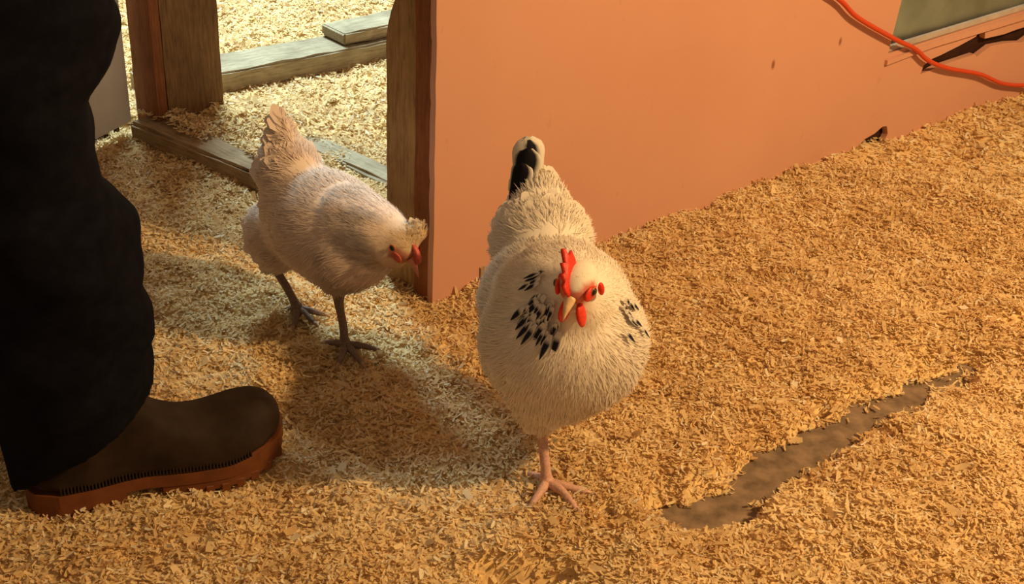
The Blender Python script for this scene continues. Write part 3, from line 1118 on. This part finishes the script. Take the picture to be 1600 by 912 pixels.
for s in (-1, 1):
    hang('face_skin', ell_mesh('face_skin2', (0.009, 0.002, 0.006)), M_PINKCOMB, h2, HM2, (0.021, s * 0.0215, 0.000), (0, 30, s * -20))
    e = hang('eye', ell_mesh('eye2', (0.0052, 0.003, 0.0052), 3), M_IRIS, h2, HM2, (0.010, s * 0.0265, 0.012), (0, 0, s * -10))
    hang('pupil', ell_mesh('pupil2', (0.0042, 0.0022, 0.0042), 2), M_EYE, e, Matrix.Identity(4), (0, s * 0.0018, 0))
claw_leg(h2, (0.040, -0.024, 0.100), (0.036, -0.024, 0.072), (0.044, -0.022, 0.010),
         [[(0.044, -0.022, 0.008), (0.066, -0.026, 0.008), (0.088, -0.030, 0.003)], [(0.044, -0.022, 0.008), (0.058, -0.036, 0.008), (0.070, -0.054, 0.003)],
          [(0.044, -0.022, 0.008), (0.060, -0.008, 0.008), (0.074, 0.006, 0.003)], [(0.042, -0.022, 0.008), (0.028, -0.026, 0.005), (0.016, -0.030, 0.002)]], 0.0056, M_LEG_SLATE)
claw_leg(h2, (-0.100, -0.024, 0.090), (-0.098, -0.025, 0.066), (-0.070, -0.014, 0.014),
         [[(-0.070, -0.014, 0.012), (-0.052, -0.012, 0.008), (-0.034, -0.012, 0.003)], [(-0.070, -0.014, 0.012), (-0.056, -0.026, 0.008), (-0.044, -0.040, 0.003)],
          [(-0.070, -0.014, 0.012), (-0.054, 0.000, 0.008), (-0.042, 0.012, 0.003)], [(-0.072, -0.014, 0.012), (-0.082, -0.018, 0.006), (-0.092, -0.022, 0.003)]], 0.0056, M_LEG_SLATE)

# ------------------------------------------------------------------ person: dark trousers and rubber boots
HEEL = np.array([-0.512, 1.092])
FWD = np.array([0.876, 0.482])
FWD = FWD / np.linalg.norm(FWD)
LAT = np.array([-FWD[1], FWD[0]])            # the wearer's left, away from us
person = empty('person', (HEEL[0], HEEL[1], 0.026), math.atan2(FWD[1], FWD[0]))
tag(person, 'person in dark trousers and brown rubber boots standing at the left', 'person')
BL = 0.283


def foot_w(x):
    """half width of the sole"""
    t = x / BL
    pts = [(0, 0.0), (0.03, 0.020), (0.10, 0.032), (0.22, 0.035), (0.42, 0.033), (0.60, 0.043), (0.74, 0.049), (0.86, 0.045), (0.94, 0.034), (0.985, 0.018), (1.0, 0.0)]
    for (a, wa), (b, wb) in zip(pts, pts[1:]):
        if a <= t <= b:
            u = (t - a) / (b - a)
            return wa + (wb - wa) * u
    return 0.0


def outline(n=48, grow=0.0, x0=0.0, x1=BL):
    top, bot = [], []
    for i in range(n + 1):
        u = 0.5 - 0.5 * math.cos(math.pi * i / n)
        x = x0 + (x1 - x0) * u
        cx = x + (grow * (2 * (x / BL) - 1))
        w = foot_w(x) + grow * (1 if foot_w(x) > 0.004 else 0)
        off = -0.006 * math.sin(math.pi * min(1, max(0, (x / BL - 0.35) / 0.65)))
        top.append((cx, w + off))
        bot.append((cx, -w + off))
    return top + bot[::-1][1:-1]


def spring(x):
    """toe spring of the sole"""
    t = max(0.0, (x - 0.19) / (BL - 0.19))
    return 0.016 * t * t


def slab(name, pts, z0, z1):
    bm = bmesh.new()
    a = [bm.verts.new((x, y, z0 + spring(x))) for x, y in pts]
    b = [bm.verts.new((x, y, z1 + spring(x))) for x, y in pts]
    n = len(a)
    for i in range(n):
        bm.faces.new((a[i], a[(i + 1) % n], b[(i + 1) % n], b[i]))
    bm.faces.new(a[::-1])
    bm.faces.new(b)
    bmesh.ops.remove_doubles(bm, verts=bm.verts, dist=1e-5)
    return bm_mesh(bm, name, False)


def build_upper():
    bm = bmesh.new()
    # foot loft
    n, seg = 30, 24
    rings = []
    hp = [(0.0, 0.085), (0.10, 0.105), (0.30, 0.112), (0.42, 0.096), (0.52, 0.068), (0.62, 0.054), (0.72, 0.050), (0.82, 0.051), (0.90, 0.047), (0.96, 0.037), (1.0, 0.018)]
    for i in range(n + 1):
        t = 0.012 + 0.982 * (0.5 - 0.5 * math.cos(math.pi * i / n))
        x = BL * t
        for (a, ha), (b, hb) in zip(hp, hp[1:]):
            if a <= t <= b:
                h = ha + (hb - ha) * (t - a) / (b - a)
        w = max(foot_w(x) + 0.0015, 0.005)
        off = -0.006 * math.sin(math.pi * min(1, max(0, (t - 0.35) / 0.65)))
        ring = []
        for k in range(seg):
            an = 2 * math.pi * k / seg
            c, s = math.cos(an), math.sin(an)
            e = 0.75
            yy = w * math.copysign(abs(c) ** e, c)
            zz = h * 0.5 + h * 0.5 * math.copysign(abs(s) ** e, s)
            if zz < 0.45 * h and abs(c) > 0.3:
                yy = math.copysign(w, c)
            yy *= 1.0 - 0.25 * max(0.0, zz / h - 0.35)
            ring.append(bm.verts.new((x, yy + off, 0.030 + spring(x) + zz * 0.985)))
        rings.append(ring)
    for a, b in zip(rings, rings[1:]):
        for k in range(seg):
            bm.faces.new((a[k], a[(k + 1) % seg], b[(k + 1) % seg], b[k]))
    bm.faces.new(rings[0])
    bm.faces.new(rings[-1][::-1])
    # shaft
    prev = None
    for z, cx, rx, ry in ((0.05, 0.062, 0.050, 0.036), (0.12, 0.068, 0.060, 0.042), (0.18, 0.068, 0.056, 0.045), (0.30, 0.066, 0.060, 0.052)):
        ring = [bm.verts.new((cx + rx * math.cos(2 * math.pi * k / seg), ry * math.sin(2 * math.pi * k / seg), z)) for k in range(seg)]
        if prev:
            for k in range(seg):
                bm.faces.new((prev[k], prev[(k + 1) % seg], ring[(k + 1) % seg], ring[k]))
        else:
            bm.faces.new(ring[::-1])
        prev = ring
    bm.faces.new(prev)
    bmesh.ops.recalc_face_normals(bm, faces=bm.faces)
    return evaluated(bm, 'boot_upper', 0.0045, 7)


UPPER = build_upper()
SOLE = slab('sole', outline(48, 0.0022), 0.016, 0.031)
HEELB = slab('heel_block', [(x, y) for x, y in outline(40, 0.002, 0.0, 0.098)], -0.004, 0.0165)
FORE = slab('tread', [(x, y) for x, y in outline(40, 0.001, 0.135, BL - 0.004)], 0.004, 0.0165)


def rib_band():
    bm = bmesh.new()
    pts = outline(60, 0.0007)
    N = len(pts)
    acc = 0.0
    for i in range(N):
        a, b = Vector((*pts[i], 0)), Vector((*pts[(i + 1) % N], 0))
        L = (b - a).length
        if L < 1e-6: continue
        d = (b - a) / L
        nrm = Vector((d.y, -d.x, 0))
        if nrm.dot(Vector((a.x - BL / 2, a.y, 0))) < 0: nrm = -nrm
        while acc < L:
            c = a + d * acc
            if 0.03 < c.x < 0.235:
                z0 = 0.0315 + spring(c.x)
                p, q = c - d * 0.0009, c + d * 0.0009
                vs = [bm.verts.new((v.x + nrm.x * k, v.y + nrm.y * k, z)) for v, k, z in
                      ((p, -0.004, z0), (q, -0.004, z0), (q, 0.0012, z0), (p, 0.0012, z0), (p, -0.004, z0 + 0.011), (q, -0.004, z0 + 0.011), (q, 0.0002, z0 + 0.011), (p, 0.0002, z0 + 0.011))]
                for f in ((0, 1, 2, 3), (7, 6, 5, 4), (0, 4, 5, 1), (1, 5, 6, 2), (2, 6, 7, 3), (3, 7, 4, 0)):
                    bm.faces.new([vs[j] for j in f])
            acc += 0.0036
        acc -= L
    return bm_mesh(bm, 'ribbed_band')


RIBS = rib_band()


def lug_mesh():
    bm = bmesh.new()
    box_bm(bm, -0.005, 0.005, -0.003, 0.003, -0.006, 0.0055)
    bmesh.ops.bevel(bm, geom=list(bm.edges), offset=0.001, segments=1, affect='EDGES')
    return bm_mesh(bm, 'lug')


LUG = lug_mesh()


def boot(fwd, lat, yaw=0.0, label=None):
    up = link('boot', UPPER, M_BOOT, person)
    up.location = (fwd, lat, 0)
    up.rotation_euler = (0, 0, yaw)
    if lat > 0.01: up.scale = (1, -1, 1)
    link('sole', SOLE, M_SOLE, up)
    link('heel_block', HEELB, M_SOLE, up)
    link('tread', FORE, M_SOLE, up)
    rb = link('ribbed_band', RIBS, M_BOOT, up)
    rb['kind'] = 'stuff'
    for x in np.linspace(0.15, 0.27, 8):
        for s in (-1, 1):
            lg = link('lug', LUG, M_SOLE, up)
            off = -0.006 * math.sin(math.pi * min(1, max(0, (x / BL - 0.35) / 0.65)))
            lg.location = (x, s * (foot_w(x) - 0.001) + off, 0.004 + spring(x))
    if label: up['label'] = label
    return up


boot(0, 0, 0, 'brown rubber boot with orange-brown gum sole, nearer the viewer')
boot(-0.150, 0.165, 0.10, 'brown rubber boot half hidden behind the nearer trouser leg')


# trousers, in the person's frame: X forward, Y to the wearer's left
def leg_loft(bm, rows, seg=36, seed=1):
    """rows: (z, centre x, centre y, half depth x, half width y, tilt of ring in x)"""
    prev = None
    P = []
    zs = [r[0] for r in rows]
    dense = []
    for i in range(len(rows) - 1):
        n = max(1, int((zs[i + 1] - zs[i]) / 0.012))
        for k in range(n):
            u = k / n
            u = u * u * (3 - 2 * u)
            dense.append([a + (b - a) * u for a, b in zip(rows[i], rows[i + 1])])
    dense.append(list(rows[-1]))
    for z, cx, cy, rx, ry, tl in dense:
        ring = []
        for k in range(seg):
            an = 2 * math.pi * k / seg
            c, s = math.cos(an), math.sin(an)
            fold = 0.0035 * math.sin(3 * an + z * 38 + seed) + 0.0028 * math.sin(5 * an - z * 61 + 2 * seed) + 0.002 * math.sin(z * 120 + 2 * an)
            ring.append(bm.verts.new((cx + (rx + fold) * c, cy + (ry + fold) * s, z + tl * c * rx)))
        if prev:
            for k in range(seg):
                bm.faces.new((prev[k], prev[(k + 1) % seg], ring[(k + 1) % seg], ring[k]))
        else:
            bm.faces.new(ring[::-1])
        prev = ring
    bm.faces.new(prev)


bm = bmesh.new()
# near leg; the front outline steps in and out where the cloth bunches
leg_loft(bm, [(0.088, 0.066, -0.002, 0.082, 0.056, 0.62), (0.150, 0.066, -0.004, 0.082, 0.062, 0.45), (0.200, 0.064, -0.005, 0.083, 0.068, 0.15), (0.240, 0.064, -0.005, 0.087, 0.070, 0.0),
              (0.262, 0.063, -0.005, 0.083, 0.071, 0), (0.290, 0.062, -0.005, 0.087, 0.074, 0), (0.335, 0.056, -0.005, 0.086, 0.077, 0), (0.362, 0.048, -0.005, 0.081, 0.079, 0),
              (0.385, 0.040, -0.005, 0.069, 0.076, 0), (0.440, 0.044, -0.004, 0.074, 0.078, 0), (0.468, 0.044, -0.004, 0.072, 0.080, 0), (0.500, 0.050, -0.004, 0.085, 0.084, 0),
              (0.530, 0.052, -0.003, 0.095, 0.086, 0), (0.560, 0.052, -0.002, 0.096, 0.088, 0), (0.600, 0.044, 0, 0.090, 0.090, 0), (0.700, 0.030, 0.004, 0.100, 0.094, 0), (0.86, 0.0, 0.012, 0.115, 0.098, 0)], seed=1)
# far leg
leg_loft(bm, [(0.088, -0.082, 0.172, 0.086, 0.056, 0.60), (0.150, -0.080, 0.172, 0.086, 0.062, 0.4), (0.240, -0.080, 0.170, 0.092, 0.070, 0), (0.360, -0.080, 0.168, 0.092, 0.078, 0),
              (0.440, -0.072, 0.166, 0.084, 0.078, 0), (0.540, -0.062, 0.164, 0.098, 0.086, 0), (0.70, -0.045, 0.160, 0.102, 0.094, 0), (0.86, -0.02, 0.150, 0.115, 0.098, 0)], seed=4)
# hips to waist
leg_loft(bm, [(0.80, -0.010, 0.080, 0.118, 0.165, 0), (0.90, -0.015, 0.080, 0.125, 0.175, 0), (1.02, -0.010, 0.080, 0.105, 0.155, 0)], seed=2)
bmesh.ops.recalc_face_normals(bm, faces=bm.faces)
TR = evaluated(bm, 'trousers', 0.007, 3)
tr = link('trousers', TR, M_CLOTH, person)
tr['label'] = 'black-navy trousers bunched in folds over the boots'
